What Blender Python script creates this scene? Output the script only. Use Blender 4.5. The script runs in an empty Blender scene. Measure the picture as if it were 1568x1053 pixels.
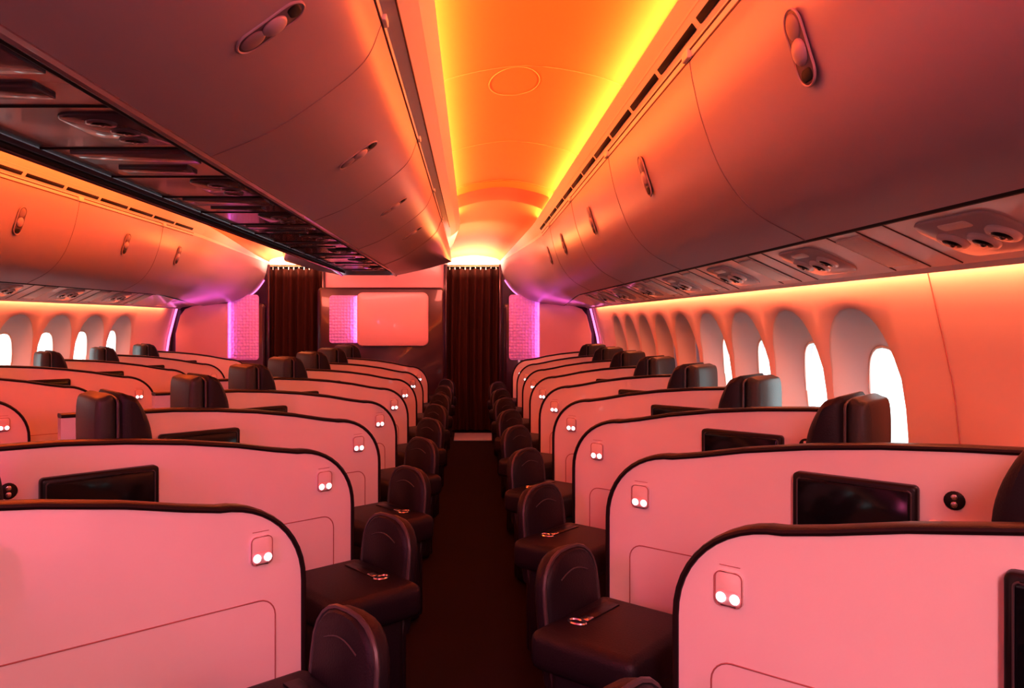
import bpy, bmesh, math
from mathutils import Vector, Matrix

EYE=1.42
MIRX=-2.2   # mirror: x -> MIRX - x
scene=bpy.context.scene
scene.view_settings.view_transform='Standard'
scene.view_settings.gamma=.87
scene.view_settings.exposure=.12

# ------------------------------------------------------------ materials
def mat(name,col,rough=.5,metal=0,coat=0,bump=0,bscale=60,vary=0,emit=None,estr=0,spec=None):
    m=bpy.data.materials.new(name); m.use_nodes=True
    nt=m.node_tree; b=nt.nodes['Principled BSDF']
    b.inputs['Base Color'].default_value=(*col,1)
    b.inputs['Roughness'].default_value=rough
    b.inputs['Metallic'].default_value=metal
    b.inputs['Coat Weight'].default_value=coat
    b.inputs['Coat Roughness'].default_value=.05
    if spec is not None: b.inputs['Specular IOR Level'].default_value=spec
    if emit:
        b.inputs['Emission Color'].default_value=(*emit,1); b.inputs['Emission Strength'].default_value=estr
    if bump or vary:
        tc=nt.nodes.new('ShaderNodeTexCoord')
        n=nt.nodes.new('ShaderNodeTexNoise'); n.inputs['Scale'].default_value=bscale; n.inputs['Detail'].default_value=4
        nt.links.new(tc.outputs['Object'],n.inputs['Vector'])
        if bump:
            bp=nt.nodes.new('ShaderNodeBump'); bp.inputs['Strength'].default_value=bump; bp.inputs['Distance'].default_value=.002
            nt.links.new(n.outputs['Fac'],bp.inputs['Height']); nt.links.new(bp.outputs['Normal'],b.inputs['Normal'])
        if vary:
            r=nt.nodes.new('ShaderNodeMapRange'); r.inputs['To Min'].default_value=1-vary; r.inputs['To Max'].default_value=1+vary
            nt.links.new(n.outputs['Fac'],r.inputs['Value'])
            mx=nt.nodes.new('ShaderNodeVectorMath'); mx.operation='SCALE'; mx.inputs[0].default_value=col
            nt.links.new(r.outputs['Result'],mx.inputs['Scale']); nt.links.new(mx.outputs['Vector'],b.inputs['Base Color'])
    return m
M={}
M['shell']=mat('shell_white_gloss',(.88,.80,.81),.2,coat=1,vary=.02,bscale=8)
M['cap']=mat('dark_leather_trim',(.018,.008,.010),.36,bump=.3,bscale=250,spec=.35)
M['leather']=mat('dark_leather',(.014,.008,.014),.5,bump=.5,bscale=180,vary=.15,spec=.32)
M['leather2']=mat('grey_leather',(.045,.044,.044),.42,bump=.4,bscale=180,spec=.35)
M['pipe']=mat('leather_piping',(.07,.055,.065),.4)
M['groove']=mat('panel_groove',(.42,.17,.17),.6)
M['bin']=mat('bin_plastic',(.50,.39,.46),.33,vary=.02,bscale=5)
M['trim']=mat('trim_plastic',(.93,.88,.82),.45)
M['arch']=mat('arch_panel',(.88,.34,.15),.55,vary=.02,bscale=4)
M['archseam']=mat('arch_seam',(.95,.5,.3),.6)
M['seam']=mat('seam_dark',(.14,.07,.06),.6)
M['bseam']=mat('bin_seam',(.30,.21,.24),.5)
M['slot']=mat('slot_black',(.01,.006,.006),.7)
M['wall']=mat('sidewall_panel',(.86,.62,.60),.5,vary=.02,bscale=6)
M['reveal']=mat('window_reveal',(.68,.64,.65),.5)
M['psu']=mat('psu_panel',(.72,.69,.72),.26,coat=.5)
M['psuc']=mat('psu_panel_centre',(.18,.11,.145),.25,coat=.4)
M['black']=mat('black_gloss',(.008,.007,.009),.12)
M['screen']=mat('screen_glass',(.006,.006,.008),.14,spec=.3)
M['bezel']=mat('screen_bezel',(.012,.008,.009),.35,spec=.3)
M['metal']=mat('metal',(.75,.73,.72),.25,metal=1)
M['carpet']=mat('carpet',(.024,.013,.011),.95,bump=1,bscale=400,vary=.35,spec=.1)
M['thresh']=mat('threshold',(.45,.46,.5),.4)
M['curtain']=mat('curtain_cloth',(.055,.018,.013),.9,bump=.6,bscale=300,vary=.3,spec=.1)
M['frame']=mat('bulkhead_frame',(.035,.008,.020),.3,coat=.3)
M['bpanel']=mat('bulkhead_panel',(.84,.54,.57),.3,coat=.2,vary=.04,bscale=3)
M['led']=mat('lamp_led',(1,1,1),.3,emit=(1,.95,1),estr=3)
M['lamp']=mat('lamp_plate',(.85,.72,.70),.25,coat=.5)
M['lampf']=mat('lamp_lens',(.8,.55,.55),.2)
M['purpleled']=mat('purple_led_strip',(.8,.3,.9),.4,emit=(1,.25,.60),estr=1.7)
M['galley']=mat('galley_wall',(.5,.4,.38),.6)
def purple_glow():  # purple LED light on the quilt painted in: tinted base plus faint emission
    m=bpy.data.materials.new('quilted_purple_panel'); m.use_nodes=True; nt=m.node_tree; b=nt.nodes['Principled BSDF']
    b.inputs['Base Color'].default_value=(.75,.42,.70,1); b.inputs['Roughness'].default_value=.35
    tc=nt.nodes.new('ShaderNodeTexCoord'); v=nt.nodes.new('ShaderNodeTexVoronoi'); v.inputs['Scale'].default_value=26
    v.inputs['Randomness'].default_value=.25
    nt.links.new(tc.outputs['Object'],v.inputs['Vector'])
    bp=nt.nodes.new('ShaderNodeBump'); bp.inputs['Strength'].default_value=.9; bp.inputs['Distance'].default_value=.02
    nt.links.new(v.outputs['Distance'],bp.inputs['Height']); nt.links.new(bp.outputs['Normal'],b.inputs['Normal'])
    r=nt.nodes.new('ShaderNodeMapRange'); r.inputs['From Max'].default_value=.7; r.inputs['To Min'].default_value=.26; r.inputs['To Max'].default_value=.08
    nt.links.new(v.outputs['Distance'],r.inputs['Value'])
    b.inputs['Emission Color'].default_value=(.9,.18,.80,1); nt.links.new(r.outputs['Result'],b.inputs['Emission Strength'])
    return m
M['purple']=purple_glow()
def pane(name,tint,alpha):
    m=bpy.data.materials.new(name); m.use_nodes=True; nt=m.node_tree; nt.nodes.clear()
    o=nt.nodes.new('ShaderNodeOutputMaterial'); t=nt.nodes.new('ShaderNodeBsdfTransparent'); g=nt.nodes.new('ShaderNodeBsdfGlossy')
    t.inputs['Color'].default_value=(*tint,1); g.inputs['Roughness'].default_value=.05
    mx=nt.nodes.new('ShaderNodeMixShader'); mx.inputs['Fac'].default_value=alpha
    nt.links.new(t.outputs[0],mx.inputs[1]); nt.links.new(g.outputs[0],mx.inputs[2]); nt.links.new(mx.outputs[0],o.inputs['Surface'])
    return m
M['pane']=pane('window_glass',(.95,1,1),.05)
M['pane_dim']=pane('window_glass_dimmed',(.035,.045,.07),.08)

# ------------------------------------------------------------ helpers
def link(o,parent=None):
    scene.collection.objects.link(o)
    if parent: o.parent=parent
    return o
def mesh(name,verts,faces,mats,smooth=True,fmi=None,recalc=True):
    me=bpy.data.meshes.new(name); me.from_pydata([tuple(v) for v in verts],[],faces)
    if not isinstance(mats,(list,tuple)): mats=[mats]
    for m in mats: me.materials.append(m)
    if fmi:
        for p,i in zip(me.polygons,fmi): p.material_index=i
    if recalc:
        bm=bmesh.new(); bm.from_mesh(me); bmesh.ops.recalc_face_normals(bm,faces=bm.faces); bm.to_mesh(me); bm.free()
    if smooth:
        for p in me.polygons: p.use_smooth=True
        try: me.set_sharp_from_angle(angle=math.radians(40))
        except Exception: pass
    return me
def obj(name,me,parent=None,loc=(0,0,0),rot=(0,0,0)):
    o=bpy.data.objects.new(name,me); o.location=loc; o.rotation_euler=rot
    return link(o,parent)
def empty(name,loc=(0,0,0),rotz=0):
    o=bpy.data.objects.new(name,None); o.location=loc; o.rotation_euler=(0,0,rotz); o.empty_display_size=.1
    return link(o)
def mirror_mesh(me,name):
    m2=me.copy(); m2.name=name
    for v in m2.vertices: v.co.x=-v.co.x
    m2.flip_normals()
    return m2
def rbox(name,c,s,bev,m,seg=3,rot=None,taper=None):
    bm=bmesh.new(); bmesh.ops.create_cube(bm,size=1)
    for v in bm.verts:
        v.co=Vector((v.co.x*s[0],v.co.y*s[1],v.co.z*s[2]))
        if taper and v.co.z>0: v.co.x*=taper[0]; v.co.y*=taper[1]
    if bev: bmesh.ops.bevel(bm,geom=bm.edges[:],offset=bev,segments=seg,affect='EDGES',profile=.5)
    if rot: bmesh.ops.rotate(bm,verts=bm.verts,cent=(0,0,0),matrix=rot)
    bmesh.ops.translate(bm,verts=bm.verts,vec=c)
    me=bpy.data.meshes.new(name); bm.to_mesh(me); bm.free(); me.materials.append(m)
    for p in me.polygons: p.use_smooth=True
    try: me.set_sharp_from_angle(angle=math.radians(45))
    except Exception: pass
    return me
def catmull(P,n=6):
    out=[]
    P=[Vector(p) for p in P]
    for i in range(len(P)-1):
        p0=P[i-1] if i>0 else P[i]*2-P[i+1]; p1=P[i]; p2=P[i+1]; p3=P[i+2] if i+2<len(P) else P[i+1]*2-P[i]
        for k in range(n):
            t=k/n
            out.append(.5*((2*p1)+(p2-p0)*t+(2*p0-5*p1+4*p2-p3)*t*t+(-p0+3*p1-3*p2+p3)*t**3))
    out.append(P[-1]); return out
def loft(name,sections,m,smooth=True):
    V=[];F=[]; n=len(sections[0][1])
    for y,pr in sections:
        for p in pr: V.append((p[0],y,p[1]))
    for i in range(len(sections)-1):
        for j in range(n-1):
            a=i*n+j; F.append((a,a+1,a+n+1,a+n))
    return mesh(name,V,F,m,smooth,recalc=False)
def tube(name,pts,r,m,closed=False,ns=6,sx=1):
    V=[];F=[];n=len(pts); pts=[Vector(p) for p in pts]
    ref=None
    for i,p in enumerate(pts):
        if closed: t=pts[(i+1)%n]-pts[i-1]
        else: t=pts[min(i+1,n-1)]-pts[max(i-1,0)]
        t.normalize()
        if ref is None:
            ref=Vector((0,0,1)) if abs(t.z)<.9 else Vector((1,0,0))
        a=t.cross(ref)
        if a.length<1e-4: a=t.orthogonal()
        a.normalize(); b=t.cross(a).normalized()
        for k in range(ns):
            an=2*math.pi*k/ns; V.append(p+a*math.cos(an)*r+b*math.sin(an)*r)
    rng=n if closed else n-1
    for i in range(rng):
        for k in range(ns):
            a=i*ns+k; b=i*ns+(k+1)%ns; c=((i+1)%n)*ns+(k+1)%ns; d=((i+1)%n)*ns+k
            F.append((a,b,c,d))
    return mesh(name,V,F,m)
def capsweep(name,path,secs,m):
    V=[];F=[];n=len(path);ns=len(secs)
    P=[Vector((p[0],p[1])) for p in path]
    for i in range(n):
        t=(P[min(i+1,n-1)]-P[max(i-1,0)]).normalized(); nr=Vector((-t.y,t.x))
        for a,b in secs:
            q=P[i]+nr*a; V.append((q.x,b,q.y))
    for i in range(n-1):
        for k in range(ns):
            F.append((i*ns+k,i*ns+(k+1)%ns,(i+1)*ns+(k+1)%ns,(i+1)*ns+k))
    F.append(tuple(range(ns))); F.append(tuple((n-1)*ns+k for k in range(ns)))
    return mesh(name,V,F,m)
def prism(name,outline,th,bev,m,axis='y',c=(0,0,0)):
    cx=sum(p[0] for p in outline)/len(outline); cy=sum(p[1] for p in outline)/len(outline)
    w=max(abs(p[0]-cx) for p in outline); h=max(abs(p[1]-cy) for p in outline)
    layers=[]
    steps=[(0,1),(.3,.55),(.7,.15),(1,0)]
    for d,i in steps: layers.append((-th/2+bev*d,i*bev))
    for d,i in reversed(steps): layers.append((th/2-bev*d,i*bev))
    V=[];F=[];n=len(outline)
    for off,ins in layers:
        for p in outline:
            x=cx+(p[0]-cx)*(1-ins/w); y=cy+(p[1]-cy)*(1-ins/h)
            if axis=='y': v=(x,off,y)
            elif axis=='x': v=(off,x,y)
            else: v=(x,y,off)
            V.append((v[0]+c[0],v[1]+c[1],v[2]+c[2]))
    for l in range(len(layers)-1):
        for k in range(n):
            F.append((l*n+k,l*n+(k+1)%n,(l+1)*n+(k+1)%n,(l+1)*n+k))
    F.append(tuple(range(n))); F.append(tuple((len(layers)-1)*n+k for k in range(n)))
    return mesh(name,V,F,m)
def rrect(cx,cz,w,h,r,n=5):
    out=[]
    for (sx,sz,a0) in ((1,1,0),(-1,1,90),(-1,-1,180),(1,-1,270)):
        for k in range(n+1):
            a=math.radians(a0+90*k/n)
            out.append((cx+sx*(w/2-r)+r*math.cos(a),cz+sz*(h/2-r)+r*math.sin(a)))
    return out
def area(name,loc,d,sx,sy,power,col,parent=None,spread=None):
    l=bpy.data.lights.new(name,'AREA'); l.shape='RECTANGLE'; l.size=sx; l.size_y=sy; l.energy=power; l.color=col
    if spread: l.spread=math.radians(spread)
    o=bpy.data.objects.new(name,l)
    z=-Vector(d).normalized(); y=Vector((0,1,0)) if abs(z.y)<.9 else Vector((0,0,1))
    x=y.cross(z).normalized(); y=z.cross(x)
    o.matrix_world=Matrix.Translation(loc)@Matrix((x,y,z)).transposed().to_4x4()
    link(o)
    return o
def mx(x,side): return x if side>0 else MIRX-x

YB=9.92; YR=-3.4
# ------------------------------------------------------------ floor
obj('floor',rbox('floor',(-1.1,(YR+12)/2,-.03),(5.9,12-YR,.06),0,M['carpet']))
obj('door_threshold',rbox('door_threshold',(.02,9.50,.006),(.46,.60,.012),.004,M['thresh']))

# ------------------------------------------------------------ side walls + windows
def Xw(z):
    P=[(0,1.56),(.3,1.62),(.6,1.64),(.9,1.635),(1.2,1.60),(1.45,1.545),(1.66,1.495)]
    for a,b in zip(P,P[1:]):
        if z<=b[0]: return a[1]+(b[1]-a[1])*(z-a[0])/(b[0]-a[0])
    return P[-1][1]
WCOUNT=[0]
def build_wall(side,groups,name,dim_from):
    pitch=.65; Z0,Z1=.66,1.52
    V=[];F=[];MI=[]
    def add(v): V.append((mx(v[0],side),v[1],v[2])); return len(V)-1
    def grid(y0,y1,zs,ny):
        ys=[y0+(y1-y0)*i/ny for i in range(ny+1)]
        idx=[[add((Xw(z),y,z)) for z in zs] for y in ys]
        for i in range(ny):
            for j in range(len(zs)-1):
                F.append((idx[i][j],idx[i+1][j],idx[i+1][j+1],idx[i][j+1])); MI.append(0)
    lows=[0,.15,.3,.45,.6,.66]; his=[1.52,1.59,1.66]; mids=[Z0+(Z1-Z0)*i/8 for i in range(9)]
    grid(YR,YB,lows,12); grid(YR,YB,his,12)
    cur=YR
    for gi,(w0,nwin) in enumerate(groups):
        ya=w0-pitch/2; yb=w0+pitch*(nwin-.5)
        if ya>cur+1e-4: grid(cur,ya,mids,4)
        cur=yb
        for k in range(nwin):
            yc=w0+k*pitch
            rect=[]
            m=8
            for i in range(m): rect.append((-pitch/2+pitch*i/m,-1))
            for i in range(m): rect.append((pitch/2,-1+2*i/m))
            for i in range(m): rect.append((pitch/2-pitch*i/m,1))
            for i in range(m): rect.append((-pitch/2,1-2*i/m))
            rings=[]
            r0=[]
            for (a,b) in rect:
                z=(Z0+Z1)/2+b*(Z1-Z0)/2; r0.append(add((Xw(z),yc+a,z)))
            rings.append(r0)
            specs=[(.290,.380,0,1.09),(.283,.373,.006,1.09),(.25,.335,.045,1.08),(.205,.285,.08,1.07),(.178,.258,.10,1.06),(.172,.252,.14,1.06)]
            for (hw,hh,dep,zz) in specs:
                r=[]
                for (a,b) in rect:
                    an=math.atan2(b,a/(pitch/2)); c,s=math.cos(an),math.sin(an)
                    e=2/2.3
                    yy=hw*math.copysign(abs(c)**e,c); z=zz+hh*math.copysign(abs(s)**e,s)
                    r.append(add((Xw(z)+dep,yc+yy,z)))
                rings.append(r)
            for i in range(len(rings)-1):
                n=len(rings[0])
                for j in range(n):
                    F.append((rings[i][j],rings[i][(j+1)%n],rings[i+1][(j+1)%n],rings[i+1][j])); MI.append(0 if i==0 else 1)
            n=len(rings[-1]); pv=[V[i] for i in rings[-1]]
            cx=sum(p[0] for p in pv)/n; c=(cx,yc,1.06)
            pm=mesh('pane',[c]+[p for p in pv],[(0,1+i,1+(i+1)%n) for i in range(n)],M['pane_dim'] if (gi==len(groups)-1 and k>=dim_from) else M['pane'],recalc=False)
            WCOUNT[0]+=1
            wn=empty('window_%d'%WCOUNT[0],(0,0,0))
            obj('pane',pm,wn)
            obj('frame_ring',tube('frame_ring',[(p[0]-side*.035,p[1],p[2]) for p in pv],.006,M['trim'],closed=True),wn)
    grid(cur,YB,mids,3)
    me=mesh(name,V,F,[M['wall'],M['reveal']],fmi=MI,recalc=False)
    w=obj(name,me)
    for i,y in enumerate([2.60] if side>0 else [4.5]):
        obj('panel_seam',tube('panel_seam',[(mx(Xw(z)-.001,side),y,z) for z in [.6+1.06*k/12 for k in range(13)]],.0022,M['groove']),w)
    return w
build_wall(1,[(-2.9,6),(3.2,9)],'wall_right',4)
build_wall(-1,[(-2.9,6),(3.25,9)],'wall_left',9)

# ------------------------------------------------------------ bins, ceiling (profiles: x, z above eye)
def A(pr): return [(p[0],p[1]+EYE) for p in pr]
def lerp(a,b,t): return [(p[0]+(q[0]-p[0])*t,p[1]+(q[1]-p[1])*t) for p,q in zip(a,b)]
binR0=[(.75,.90),(.765,.81),(.80,.67),(.87,.50),(.98,.37),(1.15,.275)]
binR1=[(.36,.72),(.385,.60),(.45,.47),(.57,.34),(.78,.235),(1.14,.175)]
c0=[tuple(p) for p in catmull(A(binR0))]; c1=[tuple(p) for p in catmull(A(binR1))]
trim0=A([(.75,.90),(.742,.93),(.705,.98),(.665,1.03),(.668,1.035),(.70,.985),(.80,.975),(.80,1.0)])
trim1=A([(.36,.72),(.358,.725),(.356,.73),(.354,.735),(.356,.737),(.36,.735),(.37,.735),(.38,.74)])
psu0=A([(1.15,.275),(1.17,.29),(1.18,.285),(1.44,.165),(1.46,.15),(1.465,.19),(1.51,.24)])
psu1=A([(1.14,.175),(1.16,.18),(1.17,.18),(1.44,.155),(1.46,.14),(1.465,.19),(1.51,.24)])
arch0=[tuple(p) for p in catmull(A([(.80,1.0),(.77,1.095),(.64,1.175),(.27,1.235),(-.10,1.175),(-.23,1.095),(-.26,1.0)]),5)]
arch1=[tuple(p) for p in catmull(A([(.38,.74),(.36,.755),(.28,.79),(.03,.82),(-.22,.79),(-.30,.755),(-.33,.74)]),5)]
ctrim0=A([(-.28,.93),(-.272,.944),(-.222,.952),(-.165,.992),(-.12,1.038),(-.125,1.041),(-.165,1.0),(-.26,.975),(-.26,1.0)])
ctrim1=A([(-.30,.70),(-.302,.705),(-.304,.709),(-.307,.714),(-.31,.72),(-.312,.724),(-.32,.725),(-.325,.73),(-.33,.74)])
def sm(t): return t*t*(3-2*t)
def ys_lerp(a,b,y0,y1,n=8,bend=True):
    return [(YR,a),(y0,a)]+[(y0+(y1-y0)*i/n,lerp(a,b,sm(i/n) if bend else i/n)) for i in range(1,n+1)]
def mprof(secs,side): return [(y,[(mx(p[0],side),p[1]) for p in pr]) for y,pr in secs]

seam_ys=[-2.1,-.5,1.1,2.7,4.3,5.9,7.5]
def latch_parts(par,pos,nrm,tan):
    nrm=Vector(nrm).normalized(); tan=Vector(tan).normalized()
    R=Matrix((tan.cross(-nrm).normalized(),-nrm,tan)).transposed().to_4x4()
    Mx=Matrix.Translation(pos)@R
    for nm,me in LATCH:
        o=obj(nm,me,par); o.matrix_world=Mx
LATCH=[]
out=rrect(0,0,.085,.19,.042,8)
M['recess']=mat('latch_recess',(.15,.09,.12),.45)
LATCH.append(('latch_recess',prism('latch_recess',out,.006,.002,M['recess'])))
LATCH.append(('latch_rim',tube('latch_rim',[(p[0],-.002,p[1]) for p in out],.0035,M['bin'],closed=True)))
def uvs(name,c,r,m,sy=.5):
    bm=bmesh.new(); bmesh.ops.create_uvsphere(bm,u_segments=20,v_segments=12,radius=r)
    for v in bm.verts: v.co=Vector((v.co.x+c[0],v.co.y*sy+c[1],v.co.z+c[2]))
    me=bpy.data.meshes.new(name); bm.to_mesh(me); bm.free(); me.materials.append(m)
    for p in me.polygons: p.use_smooth=True
    return me
LATCH.append(('latch_button',uvs('latch_button',(0,-.004,-.01),.034,M['bin'],.4)))
LATCH.append(('latch_handle',uvs('latch_handle',(0,-.003,.052),.034,mat('latch_handle',(.32,.23,.27),.4),.2)))
LATCH.append(('latch_keyhole',prism('latch_keyhole',rrect(0,-.068,.055,.032,.015,5),.012,.003,M['slot'])))

def disc(name,c,r,h,m,n=24,z0=0):
    return prism(name,[(c[0]+r*math.cos(2*math.pi*i/n),c[1]+r*math.sin(2*math.pi*i/n)) for i in range(n)],h,h*.3,m,axis='z',c=(0,0,z0))
PSU=[]
PSU.append(('plate',prism('plate',rrect(0,0,.20,.34,.05,6),.012,.004,mat('psu_plate',(.56,.52,.56),.25,coat=.4),axis='z')))
for i,(px,py) in enumerate([(0,-.1),(.02,0),(0,.1)]):
    PSU.append(('vent_ring',disc('vent_ring',(px,py),.042,.024,M['psu'],z0=-.006)))
    PSU.append(('vent_nozzle',disc('vent_nozzle',(px,py),.030,.03,M['black'],z0=-.006)))
    PSU.append(('vent_lens',disc('vent_lens',(px+.004,py),.016,.04,M['metal'],z0=-.006)))
PSU.append(('call_button',prism('call_button',rrect(-.065,0,.03,.12,.01,3),.02,.003,M['trim'],axis='z')))
PSUC=[]
pc=mat('psu_plate_centre',(.11,.07,.09),.25,coat=.4)
PSUC.append(('plate',prism('plate',rrect(0,0,.20,.34,.05,6),.010,.004,pc,axis='z')))
for i,(px,py) in enumerate([(0,-.1),(.02,0),(0,.1)]):
    PSUC.append(('vent_ring',disc('vent_ring',(px,py),.040,.014,M['psuc'],z0=-.004)))
    PSUC.append(('vent_nozzle',disc('vent_nozzle',(px,py),.030,.018,M['black'],z0=-.004)))
    PSUC.append(('vent_lens',disc('vent_lens',(px+.004,py),.012,.026,M['metal'],z0=-.003)))
def psu_cluster(par,loc,slope,parts=None):
    R=Matrix.Rotation(slope,4,'Y')
    for nm,me in (parts or PSU):
        o=obj(nm,me,par); o.matrix_world=Matrix.Translation(loc)@R

def build_side(side):
    root=empty('overhead_bin')
    s=ys_lerp(c0,c1,8.3,YB)
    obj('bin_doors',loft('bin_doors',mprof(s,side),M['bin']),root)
    obj('upper_trim',loft('upper_trim',mprof(ys_lerp(trim0,trim1,8.3,YB),side),M['trim'],False),root)
    for y in seam_ys:
        obj('door_seam',tube('door_seam',[(mx(p[0]+.001,side),y,p[1]) for p in c0],.0035,M['bseam']),root)
    for y in [-1.3,.3,1.90,3.6,5.2,6.8,8.0]:
        p=(mx(.797,side),y,.66+EYE)
        t=Vector((mx(.835,side)-mx(.77,side),0,.575-.79)); n=Vector((-side*.215,0,-.065))
        latch_parts(root,p,n,-t)
    y=-3.2
    rot=Matrix.Rotation(math.atan2(.05,.037)*(1 if side>0 else -1),3,'Y')
    while y<8.1:
        L=.52
        a=Vector((mx(.7235,side),y+L/2,.9545+EYE))
        obj('air_slot',rbox('air_slot',a,(.026,L-.05,.008),.002,M['slot'],1,rot),root)
        y+=L
    obj('hinge_line',tube('hinge_line',[(mx(.744,side),YR,.921+EYE),(mx(.744,side),8.3,.921+EYE)],.0035,M['seam']),root)
    obj('hinge_line',tube('hinge_line',[(mx(.752,side),YR,.895+EYE),(mx(.752,side),8.3,.895+EYE)],.004,M['seam']),root)
    for y in seam_ys:
        obj('hinge_cover',rbox('hinge_cover',(mx(.742,side),y,.91+EYE),(.02,.07,.035),.005,M['trim']),root)
    pr=empty('passenger_service_panel')
    obj('service_strip',loft('service_strip',mprof([(YR,psu0),(8.3,psu0),(9.0,lerp(psu0,psu1,.5)),(YB,psu1)],side),M['psu'],False),pr)
    obj('dark_gap',tube('dark_gap',[(mx(1.163,side),YR,.279+EYE),(mx(1.163,side),8.5,.279+EYE),(mx(1.15,side),YB,.18+EYE)],.012,M['slot']),pr)
    obj('lower_lip',tube('lower_lip',[(mx(1.178,side),YR,.283+EYE),(mx(1.178,side),8.5,.283+EYE)],.007,M['psu']),pr)
    sl=math.atan2(.12,.26)*side
    y=-2.75
    while y<8.4:
        psu_cluster(pr,(mx(1.31,side),y,.222+EYE),sl)
        for q in (.26,.42,.62):
            obj('panel_joint',rbox('panel_joint',(mx(1.31,side),y+q,.2245+EYE),(.27,.005,.004),0,M['seam'],1,Matrix.Rotation(sl,3,'Y')),pr)
        obj('blank_panel',rbox('blank_panel',(mx(1.31,side),y+.52,.222+EYE),(.2,.16,.012),.004,M['trim'],2,Matrix.Rotation(sl,3,'Y')),pr)
        y+=.955
build_side(1); build_side(-1)

cb0=[(-.28,.93),(-.335,.81),(-.47,.695),(-.64,.585),(-.82,.51)]
cb1=[(-.245,.82),(-.222,.72),(-.215,.625),(-.50,.545),(-.80,.48)]
b0=[tuple(p) for p in catmull(A(cb0))]
b1=[tuple(p) for p in catmull(A(cb1[:3]))][:-1]+[tuple(p) for p in catmull(A(cb1[2:]))]
root=empty('overhead_bin')
for side in (1,-1):
    s=[(YR,b0),(7.3,b0)]+[(7.3+1.1*i/8,lerp(b0,b1,sm(i/8))) for i in range(1,9)]
    obj('bin_doors',loft('bin_doors',mprof(s,side),M['bin']),root)
    obj('upper_trim',loft('upper_trim',mprof(ys_lerp(ctrim0,ctrim1,8.3,YB),side),M['trim'],False),root)
    for y in [s_-.25 for s_ in seam_ys]+[7.3]:
        obj('door_seam',tube('door_seam',[(mx(p[0]-.001,side),y,p[1]) for p in b0],.0032,M['bseam']),root)
    for y in [-1.1,.38,1.85,3.28,4.78,6.25]:
        t=Vector((mx(-.56,side)-mx(-.40,side),0,.635-.75)); n=Vector((side*.115,0,-.16))
        latch_parts(root,(mx(-.475,side),y,.692+EYE),n,t)
    for dx,dz in ((-.279,.926),(-.225,.951)):
        obj('hinge_line',tube('hinge_line',[(mx(dx,side),YR,dz+EYE),(mx(dx,side),8.0,dz+EYE)],.003,M['seam']),root)
    for y in seam_ys:
        obj('hinge_cover',rbox('hinge_cover',(mx(-.272,side),y-.25,.94+EYE),(.02,.07,.03),.005,M['trim']),root)
    obj('lip_rail',tube('lip_rail',[(mx(-.825,side),YR,.507+EYE),(mx(-.825,side),8.0,.507+EYE),(mx(-.81,side),8.4,.48+EYE)],.013,M['psuc'],ns=8),root)
    obj('dark_gap',tube('dark_gap',[(mx(-.845,side),YR,.508+EYE),(mx(-.845,side),8.35,.508+EYE)],.011,M['slot'],ns=8),root)
cap=[(p[0],p[1]) for p in b1]; capl=[(MIRX-p[0],p[1]) for p in reversed(b1)]
pts=cap+capl
obj('end_cap',mesh('end_cap',[(p[0],8.4,p[1]) for p in pts],[tuple(range(len(pts)))],M['bin'],False),root)
pr=empty('passenger_service_panel')
under=A([(-.84,.52),(-.86,.53),(-1.34,.53),(-1.36,.52)])
obj('service_strip',loft('service_strip',[(YR,under),(8.4,under)],M['psuc'],False),pr)
y=-2.6
while y<8.2:
    psu_cluster(pr,(-.98,y,.527+EYE),0,PSUC)
    for q in (.24,.72):
        obj('panel_joint',rbox('panel_joint',(-1.1,y+q,.529+EYE),(.46,.006,.006),0,M['slot'],1),pr)
    obj('blank_panel',rbox('blank_panel',(-1.08,y+.36,.527+EYE),(.36,.16,.014),.004,M['psuc'],2),pr)
    obj('sign_plate',rbox('sign_plate',(-1.1,y+.58,.527+EYE),(.24,.10,.014),.004,pc,2),pr)
    y+=.955
cr=empty('ceiling')
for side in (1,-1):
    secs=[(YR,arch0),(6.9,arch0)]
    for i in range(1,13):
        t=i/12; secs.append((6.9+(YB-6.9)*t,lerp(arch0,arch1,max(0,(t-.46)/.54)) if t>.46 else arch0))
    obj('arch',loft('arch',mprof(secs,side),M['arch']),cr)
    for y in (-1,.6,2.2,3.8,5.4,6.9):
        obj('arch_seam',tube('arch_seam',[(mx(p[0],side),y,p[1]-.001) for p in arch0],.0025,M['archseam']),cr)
    low=[(.27+(p[0]-.27)*.93,p[1]-.045) for p in arch0]
    obj('arch_rib',loft('arch_rib',mprof([(6.95,arch0),(7.0,low),(7.75,low),(7.8,arch0)],side),M['arch']),cr)
    ring=[]
    for i in range(36):
        a=2*math.pi*i/36; x=.22+.13*math.cos(a); yq=4.05+.24*math.sin(a)
        z=None
        for p,q in zip(arch0,arch0[1:]):
            if min(p[0],q[0])<=x<=max(p[0],q[0]): z=p[1]+(q[1]-p[1])*(x-p[0])/(q[0]-p[0])
        ring.append((mx(x,side),yq,z-.001))
    obj('access_panel',tube('access_panel',ring,.003,M['archseam'],closed=True),cr)
obj('front_panel',rbox('front_panel',(-1.1,9.15,.755+EYE),(1.64,1.6,.03),0,M['bpanel']),cr)

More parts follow.
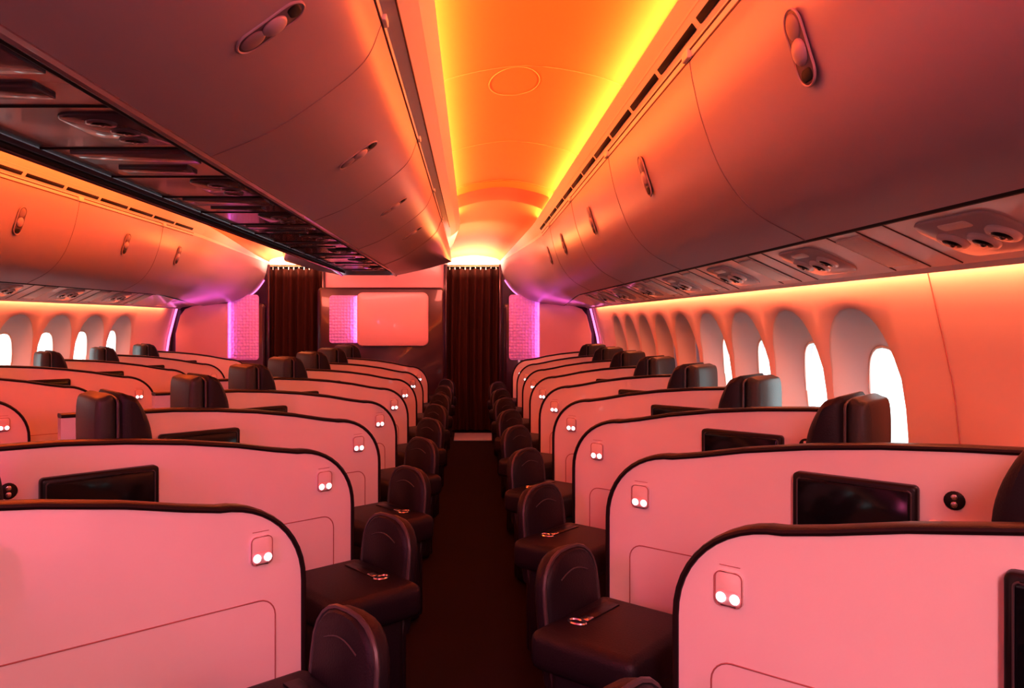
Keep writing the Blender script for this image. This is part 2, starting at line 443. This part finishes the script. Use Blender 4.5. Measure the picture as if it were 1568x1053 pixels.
# ------------------------------------------------------------ front bulkhead
wf=empty('wall_front')
def wbox(n,x0,x1,z0,z1,y0,y1,m,b=0): return obj(n,rbox(n,((x0+x1)/2,(y0+y1)/2,(z0+z1)/2),(x1-x0,y1-y0,z1-z0),b,m,2),wf)
wbox('center_upper',-1.88,-.34,1.80,2.75,YB,YB+.06,M['bpanel'])
wbox('center_lower',-1.88,-.34,0,1.80,YB,YB+.06,M['frame'])
for s in (1,-1):
    a,b=sorted((mx(.36,s),mx(1.72,s)))
    wbox('outer_wall',a,b,0,2.75,YB,YB+.06,M['frame'])
    a,b=sorted((mx(-.34,s),mx(.36,s)))
    wbox('door_header',a,b,2.12,2.75,YB,YB+.06,M['trim'])
    for jx in (-.33,.365):
        a=mx(jx,s); wbox('door_jamb',a-.02,a+.02,0,2.12,YB-.05,YB+.02,M['frame'],.006)
def wprism(n,outline,th,bev,m,y,parent=wf): return obj(n,prism(n,outline,th,bev,m,'y',(0,y,0)),parent)
wprism('monument_frame',rrect(-1.135,.915,1.60,1.83,.06),.10,.02,M['frame'],YB-.05)
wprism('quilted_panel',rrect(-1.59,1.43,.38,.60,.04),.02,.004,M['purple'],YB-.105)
wprism('plain_panel',rrect(-.985,1.43,.89,.67,.07),.05,.012,M['bpanel'],YB-.13)
for s in (1,-1):
    wprism('side_frame',rrect(mx(.98,s),.80,1.16,1.66,.05),.08,.02,M['frame'],YB-.04)
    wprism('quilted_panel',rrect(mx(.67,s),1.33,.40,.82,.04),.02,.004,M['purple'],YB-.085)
    o=[(.85,.9),(1.50,.9),(1.50,1.25),(1.44,1.48),(1.38,1.56),(1.28,1.60),(.95,1.63),(.85,1.63)]
    o=[(mx(p[0],s),p[1]) for p in o]
    wprism('plain_panel',o,.05,.012,M['bpanel'],YB-.11)
gw=empty('wall_galley')
for n,c,sz in (('back',(-1.1,11.9,1.3),(6,.06,3)),('roof',(-1.1,10.9,2.5),(6,2.0,.06)),('left',(-4.0,10.9,1.3),(.06,2,3)),('right',(1.8,10.9,1.3),(.06,2,3))):
    obj(n,rbox(n,c,sz,0,M['galley']),gw)
obj('wall_rear',rbox('wall_rear',(-1.1,YR-.03,1.4),(5.9,.06,2.9),0,M['bpanel']))
for s in (1,-1):
    st=empty('led_strip')
    obj('wall_strip',tube('wall_strip',[(mx(Xw(z)-.03,s),YB-.12-.10*(1.55-z),z) for z in [.95+.62*k/10 for k in range(11)]],.014,M['purpleled']),st)
    obj('bin_strip',tube('bin_strip',[(mx(p[0]-.004,s),YB-.02,p[1]-.008) for p in c1[10:]],.008,M['purpleled']),st)

# ------------------------------------------------------------ curtains
def curtain(x0,x1,name):
    V=[];F=[];n=90;zs=[.03+(2.07-.03)*k/14 for k in range(15)]
    for z in zs:
        for i in range(n+1):
            t=i/n; x=x0+(x1-x0)*t; w=.032*math.sin(t*2*math.pi*7+.5*math.sin(z*2))+.016*math.sin(t*2*math.pi*4.3+1+z*.6)
            V.append((x,YB+.0+w,z))
    for j in range(14):
        for i in range(n): a=j*(n+1)+i; F.append((a,a+1,a+n+2,a+n+1))
    r=empty(name)
    obj('cloth',mesh('cloth',V,F,M['curtain'],recalc=False),r)
    obj('rail',tube('rail',[(x0,YB,2.10),(x1,YB,2.10)],.012,M['metal']),r)
    for i in range(10):
        obj('hook',rbox('hook',(x0+(x1-x0)*(i+.5)/10,YB,2.075),(.012,.012,.04),.003,M['trim'],1),r)
curtain(-.31,.345,'curtain'); curtain(MIRX-.345,MIRX+.31,'curtain')

# ------------------------------------------------------------ suite parts
TH=math.radians(41)
def partition_meshes(dz,U,scr_u,scr_w,scr_z,tag):
    parts=[]
    path=[(0,.04),(0,.3),(0,.55),(0,.70+dz)]
    for k in range(1,13):
        a=math.radians(90*k/12); path.append((.25-.25*math.cos(a),.70+dz+.24*math.sin(a)**.95))
    path+= [(.35,.958+dz),(.5,.99+dz),(.7,1.022+dz),(.9,1.045+dz),(1.1,1.06+dz),(U,1.07+dz)]
    out=path+[(U,.04)]
    th=.05
    n=len(out)
    V=[(p[0],-th/2,p[1]) for p in out]+[(p[0],th/2,p[1]) for p in out]
    F=[tuple(range(n)),tuple(range(2*n-1,n-1,-1))]+[(i,(i+1)%n,n+(i+1)%n,n+i) for i in range(n)]
    parts.append(('panel',mesh('panel',V,F,M['shell'])))
    sec=[]
    for i in range(12):
        a=2*math.pi*i/12; c,s=math.cos(a),math.sin(a)
        sec.append((.006+.010*math.copysign(abs(c)**.6,c),.032*math.copysign(abs(s)**.6,s)))
    parts.append(('edge_trim',capsweep('edge_trim',path,sec,M['cap'])))
    y=-th/2
    g=[(.085,.06),(.085,.3),(.085,.57)]
    for k in range(1,7):
        a=math.radians(90*k/6); g.append((.085+.05*(1-math.cos(a)),.57+.05*math.sin(a)))
    g+=[(.4,.62),(.8,.62),(U-.1,.62)]
    parts.append(('locker_outline',tube('locker_outline',[(p[0],y,p[1]) for p in g],.0022,M['groove'])))
    lu,lz=.13,.795+dz*.6
    parts.append(('lamp_plate',prism('lamp_plate',rrect(lu,lz,.066,.080,.014,4),.012,.003,M['lamp'],'y',(0,y-.003,0))))
    parts.append(('lamp_rim',tube('lamp_rim',[(p[0],y-.009,p[1]) for p in rrect(lu,lz,.064,.078,.014,4)],.0015,M['groove'],closed=True)))
    parts.append(('lamp_lens',prism('lamp_lens',rrect(lu,lz-.020,.062,.034,.014,4),.008,.002,M['lampf'],'y',(0,y-.008,0))))
    for dx in (-.0165,.0165):
        parts.append(('lamp_led',prism('lamp_led',[(lu+dx+.0115*math.cos(2*math.pi*i/16),lz-.02+.0115*math.sin(2*math.pi*i/16)) for i in range(16)],.006,.001,M['led'],'y',(0,y-.012,0))))
    parts.append(('lamp_label',rbox('lamp_label',(lu,y-.0005,lz+.052),(.05,.002,.0015),0,M['groove'])))
    sh=.245; szc=scr_z-sh/2
    parts.append(('screen_bezel',prism('screen_bezel',rrect(scr_u,szc,scr_w,sh,.014,4),.04,.006,M['bezel'],'y',(0,y-.012,0))))
    parts.append(('screen_rim',tube('screen_rim',[(p[0],y-.034,p[1]) for p in rrect(scr_u,szc,scr_w-.03,sh-.03,.01,4)],.0025,M['pipe'],closed=True)))
    parts.append(('screen_glass',prism('screen_glass',rrect(scr_u,szc,scr_w-.035,sh-.035,.008,3),.004,.001,M['screen'],'y',(0,y-.033,0))))
    su=scr_u+scr_w/2+.085; sz=scr_z-.03
    ci=lambda cx,cz,r,n=20:[(cx+r*math.cos(2*math.pi*i/n),cz+r*math.sin(2*math.pi*i/n)) for i in range(n)]
    parts.append(('audio_socket',prism('audio_socket',ci(su,sz,.026),.01,.003,M['bezel'],'y',(0,y-.003,0))))
    for dzz in (-.010,.010): parts.append(('socket_pin',prism('socket_pin',ci(su,sz+dzz,.0085,12),.006,.001,M['metal'],'y',(0,y-.009,0))))
    parts.append(('cup_shelf',prism('cup_shelf',rrect(su,sz-.085,.13,.05,.012,4),.03,.006,M['lamp'],'y',(0,y-.012,0))))
    return parts
PR=partition_meshes(0,1.30,.835,.34,.955,'r')
PC0=partition_meshes(-.05,1.56,.985,.37,.915,'c')
PC=[(n,mirror_mesh(m,m.name)) for n,m in PC0]
PL=[(n,mirror_mesh(m,m.name)) for n,m in PR]
def ottoman_meshes():
    p=[]
    p.append(('base',rbox('base',(-.34,.28,.20),(.28,.34,.38),.03,M['leather'])))
    p.append(('cushion',rbox('cushion',(-.345,.27,.445),(.36,.42,.12),.035,M['leather'],4)))
    w=.148; cy=.295
    o=[(cy+w-.01,.30),(cy+w,.48)]
    for k in range(0,13):
        a=math.pi*k/12; o.append((cy+w*math.copysign(abs(math.cos(a))**.8,math.cos(a)),.55+.145*math.sin(a)**.8))
    o+=[(cy-w,.48),(cy-w+.01,.30)]
    me=prism('back_pad',o,.07,.026,M['leather'],'x')
    rim=tube('pad_piping',[(.020,q[0],q[1]) for q in o],.007,M['pipe'])
    stitch=tube('stitch',[(.036,.22+.15*k/8,.61+.02*math.sin(math.pi*k/8)) for k in range(9)],.002,M['pipe'])
    for m_ in (me,rim,stitch):
        m_.transform(Matrix.Translation((-.515,0,.3))@Matrix.Rotation(math.radians(-6),4,'Y')@Matrix.Translation((0,0,-.3)))
    p+= [('back_pad',me),('pad_piping',rim),('stitch',stitch)]
    p.append(('leg',rbox('leg',(-.49,.28,.19),(.06,.26,.36),.02,M['leather'])))
    ring=[(-.44+.028*math.cos(a),.20+.018*math.sin(a),.508) for a in [2*math.pi*i/14 for i in range(14)]]
    p.append(('belt_buckle',tube('belt_buckle',ring,.005,M['metal'],closed=True)))
    p.append(('belt_tongue',rbox('belt_tongue',(-.43,.24,.509),(.03,.035,.008),.003,M['metal'],2)))
    p.append(('belt_strap',rbox('belt_strap',(-.44,.33,.507),(.045,.16,.004),.001,M['cap'],1)))
    return p
OR=ottoman_meshes(); OL=[(n,mirror_mesh(m,m.name)) for n,m in OR]
def seat_meshes(u,dz=0):
    p=[]
    p.append(('seat_base',rbox('seat_base',(u-.33,.36,.19),(.5,.46,.34),.03,M['leather'])))
    p.append(('seat_cushion',rbox('seat_cushion',(u-.33,.36,.41),(.56,.50,.12),.04,M['leather'],4)))
    p.append(('seat_back',rbox('seat_back',(u+.0,.36,.64),(.16,.48,.52),.05,M['leather'],4,taper=(1,.92))))
    p.append(('back_shell',rbox('back_shell',(u+.085,.36,.50),(.06,.50,.84),.025,M['cap'],4)))
    def sil(pts,w,bev,m,n):
        o=[tuple(q) for q in catmull([Vector(q) for q in pts+[pts[0]]],4)][:-1]
        return prism(n,o,w,bev,m,'y',(0,.36,0))
    p.append(('headrest',sil([(u-.085,.86+dz),(u-.098,.96+dz),(u-.085,1.05+dz),(u-.045,1.135+dz),(u-.01,1.158+dz),(u+.03,1.155+dz),(u+.036,1.0+dz),(u+.035,.86+dz)],.30,.03,M['leather'],'headrest')))
    p.append(('headrest_shell',sil([(u+.037,.86+dz),(u+.037,1.0+dz),(u+.04,1.150+dz),(u+.085,1.156+dz),(u+.108,1.13+dz),(u+.112,1.0+dz),(u+.10,.86+dz)],.28,.02,M['leather2'],'headrest_shell')))
    p.append(('armrest',rbox('armrest',(u-.28,.655,.55),(.42,.06,.09),.02,M['cap'])))
    q=[(u+.037,.36-.148,.90+dz),(u+.037,.36-.148,1.09+dz),(u+.037,.36-.12,1.150+dz),(u+.037,.36+.12,1.150+dz),(u+.037,.36+.148,1.09+dz)]
    p.append(('headrest_piping',tube('headrest_piping',catmull(q,4),.005,M['pipe'])))
    return p
SR=seat_meshes(.705)
SL=[(n,mirror_mesh(m,m.name)) for n,m in SR]
SC=[(n,mirror_mesh(m,m.name)) for n,m in seat_meshes(.82,-.02)]
def place(name,parts,x,y,rz):
    e=empty(name,(x,y,0),rz)
    for n,m in parts: obj(n,m,e)
PITCH=.955
for k in range(-1,9):
    y=1.93+PITCH*k
    place('privacy_partition',PR,.52,y,-TH)
    place('privacy_partition',PL,MIRX-.52,y,TH)
    if k<8:
        place('ottoman',OR,.52,y,-TH); place('airplane_seat',SR,.52,y,-TH)
        place('ottoman',OL,MIRX-.52,y,TH); place('airplane_seat',SL,MIRX-.52,y,TH)
for k in range(-1,8):
    y=2.34+PITCH*k
    if k>=0: place('privacy_partition',PC,-.52,y,TH)
    place('ottoman',OL,-.52,y,TH); place('airplane_seat',SC,-.52,y,TH)

# ------------------------------------------------------------ lights
OR1=(1,.235,.045); PK=(1,.10,.28)
for s in (1,-1):
    yf0,yf1=1.8,8.4
    L=yf1-yf0; yc=(yf0+yf1)/2
    k=1 if s>0 else 1.4
    area('cove_light_outer',(mx(.712,s),yc,1.088+EYE),(-s*.84,0,.54),.04,L,54*k,OR1)
    area('cove_light_inner',(mx(-.172,s),yc,1.088+EYE),(s*.84,0,.54),.04,L,52*k,OR1)
    area('cove_light_rear',(mx(.745,s),-.85,1.06+EYE),(-s*.75,0,.66),.05,4.8,22,PK)
    area('cove_light_rear',(mx(-.205,s),-.85,1.06+EYE),(s*.75,0,.66),.05,4.8,22,PK)
    area('wall_wash',(mx(1.475,s),3.2,.185+EYE),(s*.35,0,-.94),.03,12.6,58,(1,.24,.09))
    area('forward_purple',(mx(.9,s),YB-.7,1.55),(0,.3,1),.8,.3,1.6,(.95,.16,.75))
    area('quilt_edge',(mx(.845,s),YB-.115,1.3),(-s*.9,.4,0),.7,.02,.4,(.85,.28,1))
    area('doorway_lamp',(mx(.02,s),YB-.22,.60+EYE),(0,.3,1),.5,.06,8,(1,.62,.42))
    area('dome_cove_light',(mx(.02,s),9.0,.62+EYE),(0,-.75,.66),.5,.12,7,(1,.26,.06))  # added fill floating below the far dome to brighten it, no cove here
    area('forward_ceiling_lamp',(mx(.02,s),8.6,.88+EYE),(0,.85,-.5),.3,.2,9,(1,.23,.17))  # added fill without a fixture, lights the bulkhead panels
area('rear_ceiling_lamp',(.27,-1.0,1.13+EYE),(0,.70,-.72),.3,1.8,60,(1,.42,.47),spread=110)  # added pale pink fill behind the camera for the near shells, no fixture
area('rear_ceiling_lamp',(MIRX-.27,-1.0,1.13+EYE),(0,.70,-.72),.3,1.8,78,(1,.15,.40),spread=110)  # added magenta fill on the left, tints the near right shells
area('quilt_edge',(-1.435,YB-.13,1.43),(-.9,.4,0),.58,.02,.4,(.85,.28,1))
area('centre_wash',(-1.1,9.0,.72+EYE),(0,.85,-.5),1.3,.08,9,(1,.23,.17))
w=bpy.data.worlds.new('daylight'); scene.world=w; w.use_nodes=True
w.node_tree.nodes['Background'].inputs['Color'].default_value=(.85,.97,1,1)
w.node_tree.nodes['Background'].inputs['Strength'].default_value=3.2

# ------------------------------------------------------------ camera
cam=bpy.data.cameras.new('camera'); co=bpy.data.objects.new('camera',cam); link(co)
co.location=(0,0,EYE); co.rotation_euler=(math.radians(90),0,0)
cam.sensor_width=36; cam.lens=27.55; cam.shift_x=.0395; cam.shift_y=-.0233; cam.clip_start=.05
scene.camera=co
